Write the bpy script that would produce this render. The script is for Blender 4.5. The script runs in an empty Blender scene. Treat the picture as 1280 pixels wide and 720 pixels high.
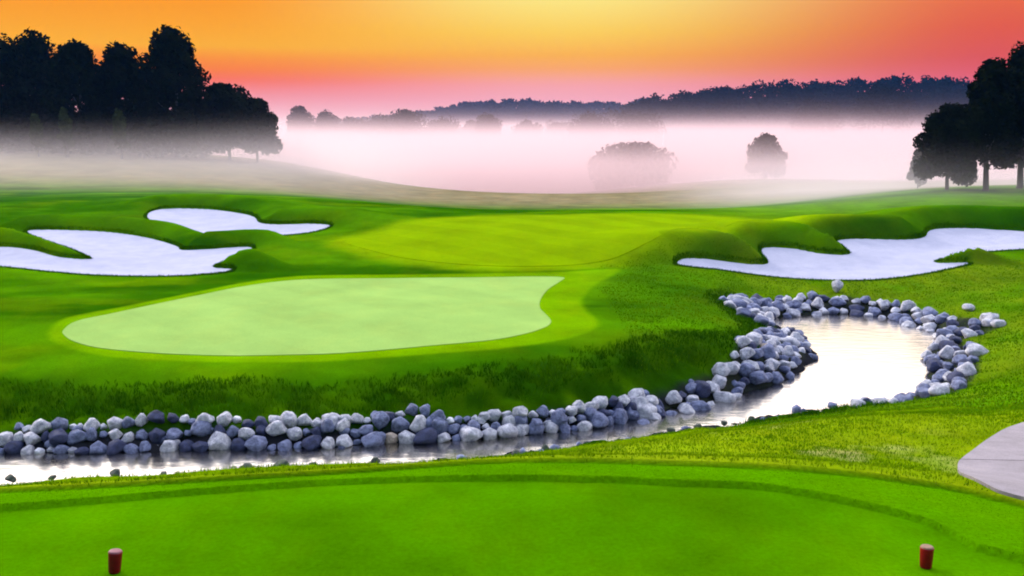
import bpy, math, random
import numpy as np
from mathutils import Vector
from mathutils.geometry import delaunay_2d_cdt

rng = np.random.default_rng(7)
random.seed(7)
scene = bpy.context.scene
COL = scene.collection
R = math.radians

# ------------------------------------------------------------------ camera
CAMZ, PITCH, F = 3.0, R(9.22), 1244.0
cd = bpy.data.cameras.new("camera")
cd.sensor_width = 36.0
cd.lens = 36.0 * F / 1280.0
cd.clip_start = 0.1
cd.clip_end = 6000
cam = bpy.data.objects.new("camera", cd)
cam.location = (0, 0, CAMZ)
cam.rotation_euler = (math.pi / 2 - PITCH, 0, 0)
COL.objects.link(cam)
scene.camera = cam


def ray(px, py):
    """direction of a sight line, scaled to one metre of distance along Y"""
    u = (np.asarray(px, float) - 640) / F
    v = (360 - np.asarray(py, float)) / F
    Y = math.cos(PITCH) + v * math.sin(PITCH)
    Z = -math.sin(PITCH) + v * math.cos(PITCH)
    return u / Y, Z / Y


def at_y(px, py, Y):
    a, b = ray(px, py)
    return float(a * Y), float(Y), float(CAMZ + b * Y)


def at_z(px, py, z):
    a, b = ray(px, py)
    Y = (z - CAMZ) / b
    return float(a * Y), float(Y)


# ------------------------------------------------------------------ noise
def _hash(ix, iy, s):
    h = (ix * 374761393 + iy * 668265263 + s * 974634211) & 0xFFFFFFFF
    h = ((h ^ (h >> 13)) * 1274126177) & 0xFFFFFFFF
    return ((h ^ (h >> 16)) & 0xFFFF) / 65535.0


def vnoise(x, y, s=0):
    ix = np.floor(x).astype(np.int64)
    iy = np.floor(y).astype(np.int64)
    fx, fy = x - ix, y - iy
    fx = fx * fx * (3 - 2 * fx)
    fy = fy * fy * (3 - 2 * fy)
    a, b = _hash(ix, iy, s), _hash(ix + 1, iy, s)
    c, d = _hash(ix, iy + 1, s), _hash(ix + 1, iy + 1, s)
    return (a + (b - a) * fx) * (1 - fy) + (c + (d - c) * fx) * fy


def fbm(x, y, s=0, o=4):
    t, a, n = 0, 1.0, 0
    for k in range(o):
        t = t + a * vnoise(x * 2**k + 17.3 * k, y * 2**k + 5.1 * k, s + k)
        n += a
        a *= 0.5
    return t / n


def sstep(a, b, x):
    t = np.clip((x - a) / (b - a), 0, 1)
    return t * t * (3 - 2 * t)


# ------------------------------------------------------------------ terrain: survey points, then a thin plate through them
WATER = -3.5
PIX = [  # (px, py, distance)
    # tee
    (-200, 720, 6.3), (140, 717, 6.3), (640, 717, 6.32), (1157, 712, 6.38), (1450, 715, 6.35),
    (-60, 645, 7.35), (100, 632, 7.6), (300, 616, 7.9), (640, 603, 8.13), (880, 612, 7.97), (1050, 630, 7.65), (1200, 676, 6.95),
    (-60, 625, 8.9), (0, 621, 8.9), (200, 611, 9.2), (480, 593, 10.0), (700, 566, 11.4), (880, 541, 12.5), (1100, 518, 14.0), (1280, 518, 14.0), (1450, 516, 14.0),
    (880, 593, 8.55), (1100, 608, 8.25), (1280, 645, 7.75), (1280, 580, 9.8), (1280, 532, 12.2), (1450, 600, 9.1), (1000, 560, 10.8), (760, 590, 8.7), (760, 572, 10.0),
    # near bank at the waterline
    (-100, 611, None), (0, 606, None), (300, 593, None), (480, 582, None), (600, 572, None), (760, 551, None), (880, 531, None), (1000, 513, None), (1120, 500, None),
    # far bank: water's edge, top of rocks, top of the dark slope
    (-100, 568, None), (0, 567, None), (300, 562, None), (600, 548, None), (760, 530, None), (880, 505, None), (985, 477, None), (1020, 445, None), (968, 402, None), (1060, 392, None), (1165, 415, None), (1160, 465, None),
    (-100, 527, 20.1), (0, 526, 20.1), (300, 523, 20.2), (600, 512, 20.6), (760, 500, 21.2), (850, 478, 22.0), (930, 437, 25.0), (900, 378, 32.6), (1060, 370, 35.6),
    (-100, 492, 20.9), (0, 490, 20.9), (300, 486, 21.1), (600, 478, 21.5), (760, 462, 22.6), (850, 440, 23.8),
    # round the green
    (-100, 452, 23.2), (0, 450, 23.2), (80, 415, 26.0), (300, 444, 23.8), (500, 436, 24.2), (690, 405, 26.6), (760, 415, 25.3), (850, 415, 25.6), (500, 390, 28.2), (300, 359, 33.0), (500, 348, 35.0), (700, 347, 35.0), (150, 390, 28.4),
    (0, 400, 27.2), (0, 370, 31.2), (780, 375, 31.4), (840, 350, 35.4), (780, 338, 36.8), (880, 395, 29.0),
    # hollow behind the green, upper fairway
    (640, 333, 36.9), (450, 330, 37.6), (640, 300, 41.2), (500, 300, 42.0), (800, 300, 42.0), (640, 270, 48.5), (800, 268, 50.0), (560, 270, 50.0), (900, 300, 43.0), (960, 285, 46.0),
    # left bunkers
    (-100, 340, 36.5), (0, 334, 36.6), (150, 344, 35.4), (280, 342, 35.6), (310, 312, 41.0), (100, 300, 42.0), (40, 290, 44.0), (200, 300, 43.5), (-60, 300, 42.5), (240, 292, 45.3), (360, 294, 45.0), (410, 283, 47.0), (300, 268, 51.0), (190, 264, 52.0),
    (250, 248, 57.0), (400, 250, 56.0), (100, 256, 54.0), (0, 262, 52.0), (-120, 262, 52.0), (500, 262, 52.0),
    # right bunker and the slope round the pond
    (848, 328, 38.6), (960, 347, 37.6), (1100, 346, 37.4), (1220, 326, 40.0), (1280, 314, 41.5), (1400, 306, 42.0), (1050, 305, 42.6), (1160, 287, 46.0), (1280, 288, 46.0),
    (1200, 365, 34.6), (1280, 345, 37.0), (1400, 340, 37.0), (1280, 390, 30.4), (1250, 408, 29.6), (1280, 440, 24.6), (1230, 440, 26.0), (1230, 480, 21.6), (1400, 450, 22.5), (1200, 505, 17.5), (1100, 512, 18.5), (1400, 500, 16.0),
    (1000, 263, 53.5), (1100, 251, 56.5), (1200, 245, 57.5), (1280, 244, 57.5), (1400, 243, 57.5), (1280, 262, 50.5), (1160, 265, 51.0), (1040, 280, 47.5),
    (1215, 238, 60.5), (1275, 237, 60.5), (1150, 237, 64.0),
    # second swell behind, and the hill to the left
    (300, 241, 66.0), (100, 238, 66.0), (-100, 240, 64.0), (560, 262, 62.0), (640, 263, 64.0), (760, 262, 64.0), (900, 260, 66.0), (1000, 250, 70.0),
    (600, 243, 84.0), (700, 243, 86.0), (520, 244, 82.0), (440, 232, 84.0), (380, 224, 86.0), (300, 210, 90.0), (180, 196, 96.0), (60, 192, 96.0), (-150, 192, 96.0),
    (830, 240, 88.0), (958, 224, 108.0), (1060, 226, 106.0), (1160, 230, 90.0), (880, 230, 104.0), (1300, 230, 84.0), (790, 241, 100.0),
]
P = []
for px, py, Y in PIX:
    if Y is None:
        X, Y = at_z(px, py, WATER + 0.05)
        P.append((X, Y, WATER + 0.05))
    else:
        P.append(at_y(px, py, Y))
_edge = [(-100, 611), (0, 606), (150, 600), (300, 593), (480, 582), (600, 572), (680, 562), (760, 551), (840, 538), (880, 531), (940, 522), (1000, 513)]
_line = ([-160, -60, 0, 100, 200, 300, 400, 480, 560, 633, 700, 760, 820, 880, 940, 1000, 1060], [632, 625, 621, 617, 611, 606, 600, 593, 585, 575, 566, 558, 550, 541, 532, 525, 520])
for px, py in _edge:
    ye = at_z(px, py, WATER + 0.05)[1]
    l_ = float(np.interp(px, *_line))
    yl = (0 - 0) + float(np.interp(px, [0, 480, 880, 1100], [8.9, 10.0, 12.5, 14.0]))
    for t in (0.3, 0.62, 0.85):
        P.append(at_y(px, l_ + (py - l_) * t + (6.0 if px > 500 else 3.5), yl + (ye - yl) * t))
P += [  # lie of the land outside the picture
    (0, 2, -0.02), (-6, 1, -0.05), (6, 1, -0.05), (0, -8, -0.2), (-14, -6, -0.8), (14, -6, -0.6), (-14, 6, -0.5), (14, 7, -0.3), (0, -25, -0.6),
    (-30, 10, -2.0), (30, 12, -1.0), (-40, 30, -2.0), (40, 35, -1.8), (-40, 55, -1.2), (48, 60, -0.6), (-25, -20, -1), (25, -20, -1),
    (-13.2, 18.6, WATER + 0.02), (-24, 19.0, WATER + 0.3), (-20, 22, -2.4), (-20, 14, -2.0),
    (-70, 96, 1.2), (-90, 60, -0.5), (-60, 125, 0.6), (-25, 112, -1.0), (80, 90, -1.5), (75, 60, -0.6), (60, 120, -3.2), (20, 128, -4.2), (-5, 112, -4.6), (-5, 140, -6.5), (40, 150, -6.5), (-40, 150, -4.0), (-80, 170, -4.0), (90, 160, -6.0),
    (-100, 20, -1.5), (100, 20, -1.5), (0, -60, -1), (-80, -40, -1.5), (80, -40, -1.5),
]
P = np.array(P)
PS = 20.0
_pp = P[:, :2] / PS


def _k(d2):
    return 0.5 * d2 * np.log(np.maximum(d2, 1e-12))


n = len(P)
_d2 = ((_pp[:, None] - _pp[None]) ** 2).sum(-1)
A = np.zeros((n + 3, n + 3))
A[:n, :n] = _k(_d2) + np.eye(n) * 2e-4
A[:n, n] = 1
A[:n, n + 1:] = _pp
A[n:, :n] = A[:n, n:].T
W = np.linalg.solve(A, np.concatenate([P[:, 2], np.zeros(3)]))


def base(x, y):
    x = np.asarray(x, float).ravel()
    y = np.asarray(y, float).ravel()
    out = np.empty(len(x))
    q = np.stack([x, y], 1) / PS
    for i in range(0, len(x), 20000):
        s = q[i:i + 20000]
        d2 = (s**2).sum(1)[:, None] + (_pp**2).sum(1)[None] - 2 * s @ _pp.T
        out[i:i + 20000] = _k(np.maximum(d2, 0)) @ W[:n] + W[n] + s @ W[n + 1:]
    # beyond the surveyed land the valley floor takes over
    far = np.maximum(np.maximum(sstep(115, 165, y), sstep(70, 110, np.abs(x))), sstep(-35, -70, y))
    floor = -8.5 + 6.5 * sstep(60, -40, y) + 1.2 * fbm(x / 60, y / 60, 3, 3)
    return out * (1 - far) + floor * far


def hit(pts):
    """where sight lines first meet the land; pixel list -> (n,2) ground positions"""
    pts = np.asarray(pts, float)
    a, b = ray(pts[:, 0], pts[:, 1])
    Ys = np.geomspace(4.0, 130, 700)
    X = a[:, None] * Ys
    Z = CAMZ + b[:, None] * Ys
    H = base(X.ravel(), np.broadcast_to(Ys, X.shape).ravel()).reshape(X.shape)
    below = Z < H
    k = np.where(below.any(1), below.argmax(1), len(Ys) - 1)
    k = np.maximum(k, 1)
    i = np.arange(len(pts))
    d0 = Z[i, k - 1] - H[i, k - 1]
    d1 = Z[i, k] - H[i, k]
    t = np.clip(d0 / np.maximum(d0 - d1, 1e-9), 0, 1)
    Y = Ys[k - 1] + (Ys[k] - Ys[k - 1]) * t
    return np.stack([a * Y, Y], 1)


def smooth_loop(p, m=4, closed=True):
    """Catmull-Rom through the points"""
    p = np.asarray(p, float)
    N = len(p)
    out = []
    for i in range(N if closed else N - 1):
        if closed:
            p0, p1, p2, p3 = p[i - 1], p[i], p[(i + 1) % N], p[(i + 2) % N]
        else:
            p0, p1, p2, p3 = p[max(i - 1, 0)], p[i], p[i + 1], p[min(i + 2, N - 1)]
        for j in range(m):
            t = j / m
            out.append(0.5 * (2 * p1 + (p2 - p0) * t + (2 * p0 - 5 * p1 + 4 * p2 - p3) * t**2 + (3 * p1 - p0 - 3 * p2 + p3) * t**3))
    if not closed:
        out.append(p[-1])
    return np.array(out)


def sdf(x, y, poly):
    """signed distance to a closed loop (negative inside)"""
    a = poly
    b = np.roll(poly, -1, 0)
    out = np.full(len(x), 1e3)
    lo, hi = poly.min(0) - 6, poly.max(0) + 6
    m = (x > lo[0]) & (x < hi[0]) & (y > lo[1]) & (y < hi[1])
    xs, ys = x[m], y[m]
    d = np.full(len(xs), 1e9)
    inside = np.zeros(len(xs), bool)
    for (ax, ay), (bx, by) in zip(a, b):
        ex, ey = bx - ax, by - ay
        t = np.clip(((xs - ax) * ex + (ys - ay) * ey) / (ex * ex + ey * ey + 1e-12), 0, 1)
        d = np.minimum(d, (xs - ax - t * ex) ** 2 + (ys - ay - t * ey) ** 2)
        c = (ay > ys) != (by > ys)
        if c.any():
            inside ^= c & (xs < ex * (ys - ay) / (ey if ey else 1e-12) + ax)
    d = np.sqrt(d)
    out[m] = np.where(inside, -d, d)
    return out


def loop_px(p, m=4):
    return smooth_loop(hit(p), m)


GREEN = loop_px([(80, 412), (98, 401), (150, 390), (250, 369), (300, 359), (350, 352), (400, 349), (500, 348), (600, 347), (670, 346), (704, 347), (700, 352), (685, 362), (676, 374), (675, 385), (682, 393), (689, 402), (680, 410), (650, 419), (600, 427), (500, 436), (400, 443), (300, 445), (200, 442), (130, 436), (95, 428), (80, 419)])
FRINGE = loop_px([(62, 413), (84, 397), (150, 384), (250, 364), (300, 354), (350, 347), (400, 344), (500, 343), (600, 342), (700, 340), (770, 336), (768, 343), (742, 358), (727, 375), (733, 388), (745, 399), (747, 408), (730, 417), (690, 427), (600, 438), (480, 447), (350, 453), (220, 451), (130, 445), (78, 432), (62, 422)])
FAIRWAY = loop_px([(431, 302), (470, 292), (530, 277), (580, 272), (680, 270), (800, 268), (880, 270), (960, 277), (1050, 286), (1010, 292), (950, 298), (895, 303), (850, 311), (800, 322), (740, 330), (680, 333), (600, 332), (520, 325), (470, 315)])
TEE = loop_px([(-160, 662), (-60, 646), (0, 640), (100, 632), (200, 623), (300, 615), (400, 608), (500, 604), (640, 602), (760, 604), (840, 608), (950, 613), (1050, 630), (1150, 655), (1220, 690), (1290, 740)])
TEE = np.concatenate([TEE[:-4], [(3.6, 4.0), (2.5, 1.5), (0, 0.6), (-2.5, 1.2), (-3.8, 4.2)]])
COLLAR = loop_px([(-160, 640), (-60, 629), (0, 625), (100, 620), (200, 614), (300, 608), (400, 602), (500, 595), (600, 588), (700, 586), (760, 587), (840, 590), (960, 595), (1100, 608), (1190, 622), (1240, 634), (1290, 648), (1380, 690)])
COLLAR = np.concatenate([COLLAR[:-4], [(4.8, 5.0), (4.2, 1.0), (0, -0.6), (-4.2, 0.4), (-5, 4)]])
LINE2 = smooth_loop(hit([(-160, 632), (-60, 625), (0, 621), (100, 617), (200, 611), (300, 606), (400, 600), (480, 593), (560, 585), (633, 575), (700, 566), (760, 558), (820, 550), (880, 541), (940, 532), (1000, 525), (1060, 520), (1100, 518)]), 4, False)
STRIP = np.concatenate([LINE2, [(7.5, 16), (7.0, 24), (-2, 20), (-16, 20), (-16, 8.6)]])
BUNKERS = [
    loop_px([(-70, 312), (0, 309), (40, 313), (75, 322), (115, 324), (95, 313), (60, 301), (35, 291), (42, 288), (80, 288), (140, 291), (190, 299), (220, 308), (228, 313), (260, 312), (305, 309), (315, 312), (300, 319), (272, 330), (268, 335), (290, 337), (275, 341), (220, 345), (150, 345), (80, 341), (0, 333), (-70, 328)], 5),
    loop_px([(184, 270), (192, 264), (215, 261), (260, 262), (300, 267), (318, 272), (325, 279), (350, 281), (385, 280), (412, 282), (400, 288), (370, 293), (320, 295), (270, 294), (220, 287), (192, 278)], 5),
    loop_px([(846, 330), (855, 324), (880, 324), (920, 329), (955, 331), (960, 326), (952, 315), (958, 310), (990, 311), (1030, 318), (1062, 318), (1055, 308), (1046, 302), (1070, 299), (1130, 300), (1155, 297), (1162, 289), (1180, 286), (1220, 286), (1290, 290), (1350, 293), (1380, 302), (1300, 310), (1230, 315), (1175, 324), (1172, 329), (1210, 329), (1190, 335), (1150, 343), (1100, 349), (1040, 350), (960, 345), (900, 337), (860, 333)], 5),
]
wat = [(-120, 568), (0, 566), (100, 566), (200, 563), (300, 562), (400, 560), (500, 554), (600, 548), (700, 539), (760, 530), (820, 517), (880, 504), (940, 490), (982, 476), (1010, 458), (1022, 445), (1000, 425), (972, 408), (964, 399), (1000, 394), (1060, 392), (1110, 396), (1150, 407), (1172, 419), (1160, 438), (1157, 465), (1165, 480), (1150, 492), (1120, 500), (1060, 508), (1000, 513), (940, 525), (880, 534), (840, 541), (760, 554), (680, 564), (600, 574), (480, 584), (300, 595), (150, 602), (0, 608), (-120, 613)]
STREAM = smooth_loop(np.array([at_z(x, y, WATER) for x, y in wat]), 4)
STREAM = np.concatenate([STREAM[:-4], [(-26, 17.2), (-26, 18.8)]])
PATHP = [(1197, 583), (1203, 575), (1215, 566), (1240, 548), (1280, 530), (1400, 500), (1500, 520), (1500, 660), (1400, 668), (1330, 655), (1280, 641), (1262, 636), (1240, 628), (1215, 612), (1200, 597)]
PATH = loop_px(PATHP)

INNER_BANK = [(800, 505), (800, 488), (850, 469), (915, 444), (935, 426), (960, 416), (998, 418), (1014, 437), (1000, 452), (970, 468), (925, 481), (870, 496)]
FAR_BANK = [(898, 376), (930, 373), (1000, 374), (1060, 371), (1100, 377), (1150, 388), (1180, 402), (1160, 414), (1110, 395), (1060, 390), (1000, 392), (962, 396), (968, 410), (950, 406), (922, 392)]
RIGHT_BANK = [(1175, 402), (1200, 398), (1250, 400), (1252, 408), (1225, 420), (1200, 428), (1225, 445), (1222, 465), (1195, 490), (1150, 500), (1130, 500), (1165, 480), (1158, 462), (1158, 438), (1172, 420)]
LIPS = [(0.62, 1.6), (0.6, 4.0), (0.85, 5.0)]


def terrain(x, y, full=False, raw=False):
    """height of the finished ground and, with full, the distances used to colour it"""
    x = np.asarray(x, float).ravel()
    y = np.asarray(y, float).ravel()
    z = base(x, y)
    D = {"green": sdf(x, y, GREEN), "fringe": sdf(x, y, FRINGE), "fairway": sdf(x, y, FAIRWAY), "tee": sdf(x, y, TEE), "collar": sdf(x, y, COLLAR), "strip": sdf(x, y, STRIP), "stream": sdf(x, y, STREAM), "path": sdf(x, y, PATH)}
    bs = [sdf(x, y, b) for b in BUNKERS]
    D["bunker"] = np.min(bs, 0)
    # bunker faces: turf rolls up from the sand along the far edges
    for b, (h, w), poly in zip(bs, LIPS, BUNKERS):
        m = (b > -0.5) & (b < 5.9)
        if m.any():
            e = 0.15
            gy = (sdf(x[m], y[m] + e, poly) - sdf(x[m], y[m] - e, poly)) / (2 * e)
            up = np.clip(gy * 0.9 + 0.25, 0, 1)
            z[m] += h * up * (1 - (1 - np.clip(b[m] / 1.25, 0, 1)) ** 2) * sstep(w + 0.9, 1.0, b[m])
    s = D["stream"]
    # channel
    cap = WATER - 0.03 + np.clip(s, -1.2, 0.3) * 0.6 + np.maximum(s - 0.3, 0) * 1.0
    z = np.where(s < 1.4, np.minimum(z, cap), z)
    mow = np.minimum.reduce([D["green"], D["fringe"], D["fairway"], D["tee"], D["path"], D["bunker"]])
    rough = sstep(0.0, 0.5, mow) * sstep(0.1, 0.4, D["collar"])
    if not raw:
        near = sstep(70, 25, y)
        z = z + rough * near * ((0.03 + 0.07 * sstep(15, 20, y)) * (fbm(x / 0.8, y / 0.8, 11, 4) - 0.5)) * sstep(-0.2, 0.6, s)
        bank = sstep(2.6, 0.3, s) * (y > 17)
        z = z + bank * rough * 0.30 * (fbm(x / 0.45, y / 0.3, 21, 3) - 0.5)
    # mowing steps round the tee: each cut stands a little taller than the one before
    z = z + 0.055 * sstep(0.0, 0.03, D["tee"]) * sstep(1.4, 0.2, D["collar"])
    z = z + 0.05 * sstep(0.0, 0.05, D["collar"]) * sstep(1.4, 0.2, D["collar"])
    z = z + 0.05 * sstep(0.0, -0.08, D["strip"]) * sstep(-0.7, -0.12, D["strip"]) * (y < 16)
    return (z, D, rough) if full else z


def lin(r, g, b):
    f = lambda c: (c / 255 / 12.92) if c / 255 <= 0.04045 else ((c / 255 + 0.055) / 1.055) ** 2.4
    return (f(r), f(g), f(b))


# ------------------------------------------------------------------ mesh helpers
def mesh_np(name, V, Fc, mat=None, parent=None, smooth=True, link=True):
    me = bpy.data.meshes.new(name)
    V = np.asarray(V, np.float32)
    Fc = np.asarray(Fc, np.int32)
    me.vertices.add(len(V))
    me.vertices.foreach_set("co", V.ravel())
    k = Fc.shape[1]
    me.loops.add(Fc.size)
    me.loops.foreach_set("vertex_index", Fc.ravel())
    me.polygons.add(len(Fc))
    me.polygons.foreach_set("loop_start", np.arange(0, Fc.size, k, dtype=np.int32))
    me.polygons.foreach_set("loop_total", np.full(len(Fc), k, np.int32))
    if smooth:
        me.polygons.foreach_set("use_smooth", np.ones(len(Fc), bool))
    me.update(calc_edges=True)
    me.validate()
    if mat:
        me.materials.append(mat)
    if not link:
        return me
    o = bpy.data.objects.new(name, me)
    COL.objects.link(o)
    if parent:
        o.parent = parent
    return o


def tag(o, label=None, cat=None, group=None, kind=None):
    for k, v in (("label", label), ("category", cat), ("group", group), ("kind", kind)):
        if v:
            o[k] = v
    return o


def empty(name, loc, label, cat, group=None):
    o = bpy.data.objects.new(name, None)
    o.empty_display_size = 0.3
    o.location = loc
    COL.objects.link(o)
    return tag(o, label, cat, group)


def color_attr(me, C):
    a = me.color_attributes.new("turf", "FLOAT_COLOR", "POINT")
    a.data.foreach_set("color", np.concatenate([C, np.ones((len(C), 1))], 1).astype(np.float32).ravel())


# ------------------------------------------------------------------ materials
def new_mat(name):
    m = bpy.data.materials.new(name)
    m.use_nodes = True
    nt = m.node_tree
    b = nt.nodes["Principled BSDF"]
    return m, nt, b


def N(nt, t, **kw):
    nd = nt.nodes.new(t)
    for k, v in kw.items():
        if k in nd.inputs:
            nd.inputs[k].default_value = v
        else:
            setattr(nd, k, v)
    return nd


def noise(nt, scale, detail=4, rough=0.6, vec=None, stretch=None):
    t = N(nt, "ShaderNodeTexNoise", Scale=scale, Detail=detail, Roughness=rough)
    if vec is None:
        vec = N(nt, "ShaderNodeTexCoord").outputs["Object"]
    if stretch:
        mp = N(nt, "ShaderNodeMapping")
        mp.inputs["Scale"].default_value = stretch
        nt.links.new(vec, mp.inputs["Vector"])
        vec = mp.outputs["Vector"]
    nt.links.new(vec, t.inputs["Vector"])
    return t.outputs["Fac"]


def ramp(nt, fac, stops, interp="LINEAR"):
    r = N(nt, "ShaderNodeValToRGB")
    r.color_ramp.interpolation = interp
    e = r.color_ramp.elements
    while len(e) > 1:
        e.remove(e[-1])
    e[0].position, e[0].color = stops[0][0], (*stops[0][1], 1)
    for p, c in stops[1:]:
        q = e.new(p)
        q.color = (*c, 1)
    nt.links.new(fac, r.inputs["Fac"])
    return r.outputs["Color"]


def mix(nt, a, b, fac, mode="MIX"):
    m = N(nt, "ShaderNodeMix", data_type="RGBA", blend_type=mode)
    for sock, v in ((m.inputs["A"], a), (m.inputs["B"], b)) if False else ((m.inputs[6], a), (m.inputs[7], b)):
        if isinstance(v, tuple):
            sock.default_value = (*v, 1)
        else:
            nt.links.new(v, sock)
    if isinstance(fac, float):
        m.inputs[0].default_value = fac
    else:
        nt.links.new(fac, m.inputs[0])
    return m.outputs[2]


def bump(nt, b, h, strength, dist):
    bp = N(nt, "ShaderNodeBump", Strength=strength, Distance=dist)
    nt.links.new(h, bp.inputs["Height"])
    nt.links.new(bp.outputs["Normal"], b.inputs["Normal"])


def g3(v):
    return (v, v, v)


def turf_mat(name, col=None, patch=0.35, fine=0.5, bmp=0.5, scale=1.0, sheen=0.0, stripe=0.0):
    m, nt, b = new_mat(name)
    if col is None:
        a = N(nt, "ShaderNodeAttribute", attribute_name="turf")
        c = a.outputs["Color"]
    else:
        rgb = N(nt, "ShaderNodeRGB")
        rgb.outputs[0].default_value = (*col, 1)
        c = rgb.outputs[0]
    big = ramp(nt, noise(nt, 0.5 * scale, 5, 0.62), [(0.3, g3(1 - patch)), (0.7, g3(1 + patch * 0.6))])
    c = mix(nt, c, big, 1.0, "MULTIPLY")
    yel = ramp(nt, noise(nt, 1.4 * scale, 4, 0.6, stretch=(1, 0.5, 1)), [(0.45, (1, 1, 1)), (0.75, (1.35, 1.05, 0.9))])
    c = mix(nt, c, yel, min(1.0, patch * 2), "MULTIPLY")
    if stripe:                                                        # light and dark mowing passes
        wv = N(nt, "ShaderNodeTexWave", wave_type="BANDS", bands_direction="DIAGONAL", Scale=0.16, Distortion=0.6, Detail=1.0)
        nt.links.new(N(nt, "ShaderNodeTexCoord").outputs["Object"], wv.inputs["Vector"])
        c = mix(nt, c, ramp(nt, wv.outputs["Fac"], [(0.4, g3(1 - stripe)), (0.6, g3(1 + stripe))]), 1.0, "MULTIPLY")
    fn = noise(nt, 26.0 * scale, 3, 0.7)
    c = mix(nt, c, ramp(nt, fn, [(0.3, g3(1 - fine)), (0.7, g3(1 + fine * 0.7))]), 1.0, "MULTIPLY")
    nt.links.new(c, b.inputs["Base Color"])
    b.inputs["Roughness"].default_value = 0.85
    b.inputs["Specular IOR Level"].default_value = 0.0
    if sheen:
        b.inputs["Sheen Weight"].default_value = sheen
        b.inputs["Sheen Roughness"].default_value = 0.6
    bump(nt, b, fn, bmp, 0.02)
    return m


M_TURF = turf_mat("turf", None, 0.3, 0.26, 0.4)
M_GREEN = turf_mat("bentgrass", (0.245, 0.395, 0.095), 0.13, 0.09, 0.2, 0.8, stripe=0.022)
M_FAIR = turf_mat("fairway_turf", (0.170, 0.290, 0.0), 0.16, 0.2, 0.2, stripe=0.05)
M_TEE = turf_mat("tee_turf", (0.050, 0.170, 0.0), 0.42, 0.16, 0.3)

m, nt, b = new_mat("bunker_sand")
c = ramp(nt, noise(nt, 1.5, 6, 0.65), [(0.3, (0.37, 0.38, 0.50)), (0.7, (0.45, 0.455, 0.57))])
nt.links.new(c, b.inputs["Base Color"])
b.inputs["Roughness"].default_value = 0.95
b.inputs["Specular IOR Level"].default_value = 0.0
bump(nt, b, noise(nt, 7, 5, 0.7, stretch=(0.6, 1.6, 1)), 0.8, 0.06)
M_SAND = m

m, nt, b = new_mat("stream_water")
b.inputs["Base Color"].default_value = (0.58, 0.545, 0.51, 1)
b.inputs["Metallic"].default_value = 1.0
b.inputs["Roughness"].default_value = 0.15
rip = noise(nt, 2.2, 4, 0.6, stretch=(0.8, 2.2, 1))
bump(nt, b, rip, 0.14, 0.05)
M_WATER = m

m, nt, b = new_mat("path_concrete")
c = ramp(nt, noise(nt, 2.2, 7, 0.68), [(0.3, (0.18, 0.158, 0.175)), (0.55, (0.245, 0.215, 0.245)), (0.75, (0.30, 0.26, 0.275))])
sp = ramp(nt, noise(nt, 60, 3, 0.7), [(0.35, g3(0.8)), (0.7, g3(1.1))])
nt.links.new(mix(nt, c, sp, 1.0, "MULTIPLY"), b.inputs["Base Color"])
b.inputs["Roughness"].default_value = 0.9
bump(nt, b, noise(nt, 60, 4, 0.7), 0.3, 0.01)
M_PATH = m


def rock_mat(name, dark, pale):
    m, nt, b = new_mat(name)
    tc = N(nt, "ShaderNodeTexCoord")
    oi = N(nt, "ShaderNodeObjectInfo")
    add = N(nt, "ShaderNodeVectorMath", operation="ADD")
    nt.links.new(tc.outputs["Object"], add.inputs[0])
    sc = N(nt, "ShaderNodeVectorMath", operation="SCALE")
    cx = N(nt, "ShaderNodeCombineXYZ")
    nt.links.new(oi.outputs["Random"], cx.inputs[0])
    nt.links.new(oi.outputs["Random"], cx.inputs[1])
    nt.links.new(cx.outputs[0], sc.inputs[0])
    sc.inputs["Scale"].default_value = 40
    nt.links.new(sc.outputs[0], add.inputs[1])
    v = add.outputs[0]
    n1 = noise(nt, 2.2, 6, 0.7, v)
    c = ramp(nt, n1, [(0.28, dark), (0.5, tuple((d + p) / 2 for d, p in zip(dark, pale))), (0.68, pale)])
    n2 = noise(nt, 11, 5, 0.75, v)
    c = mix(nt, c, ramp(nt, n2, [(0.3, g3(0.55)), (0.65, g3(1.15))]), 1.0, "MULTIPLY")
    nt.links.new(c, b.inputs["Base Color"])
    b.inputs["Roughness"].default_value = 0.8
    bump(nt, b, n2, 0.7, 0.05)
    return m


ROCKM = {
    "pale grey": rock_mat("pale_stone", (0.16, 0.17, 0.26), (0.80, 0.80, 0.88)),
    "blue-grey": rock_mat("blue_grey_stone", (0.03, 0.04, 0.10), (0.27, 0.31, 0.52)),
    "dark slate": rock_mat("slate_stone", (0.005, 0.008, 0.03), (0.045, 0.06, 0.17)),
    "tan": rock_mat("tan_stone", (0.17, 0.13, 0.11), (0.66, 0.55, 0.47)),
}
M_MOSS = rock_mat("mossy_stone", (0.01, 0.02, 0.02), (0.09, 0.12, 0.09))


def leaf_mat(name, a, bcol):
    m, nt, b = new_mat(name)
    c = ramp(nt, noise(nt, 0.9, 4, 0.65), [(0.3, a), (0.7, bcol)])
    nt.links.new(c, b.inputs["Base Color"])
    b.inputs["Roughness"].default_value = 0.75
    b.inputs["Specular IOR Level"].default_value = 0.0
    return m


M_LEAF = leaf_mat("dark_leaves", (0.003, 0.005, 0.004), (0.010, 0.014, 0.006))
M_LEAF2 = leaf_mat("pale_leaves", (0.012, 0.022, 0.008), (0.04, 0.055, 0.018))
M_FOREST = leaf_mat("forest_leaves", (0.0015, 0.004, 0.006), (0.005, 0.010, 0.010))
m, nt, b = new_mat("bark")
c = ramp(nt, noise(nt, 6, 5, 0.7, stretch=(1, 1, 0.2)), [(0.3, (0.006, 0.006, 0.006)), (0.7, (0.028, 0.023, 0.022))])
nt.links.new(c, b.inputs["Base Color"])
b.inputs["Roughness"].default_value = 0.9
M_BARK = m

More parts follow.
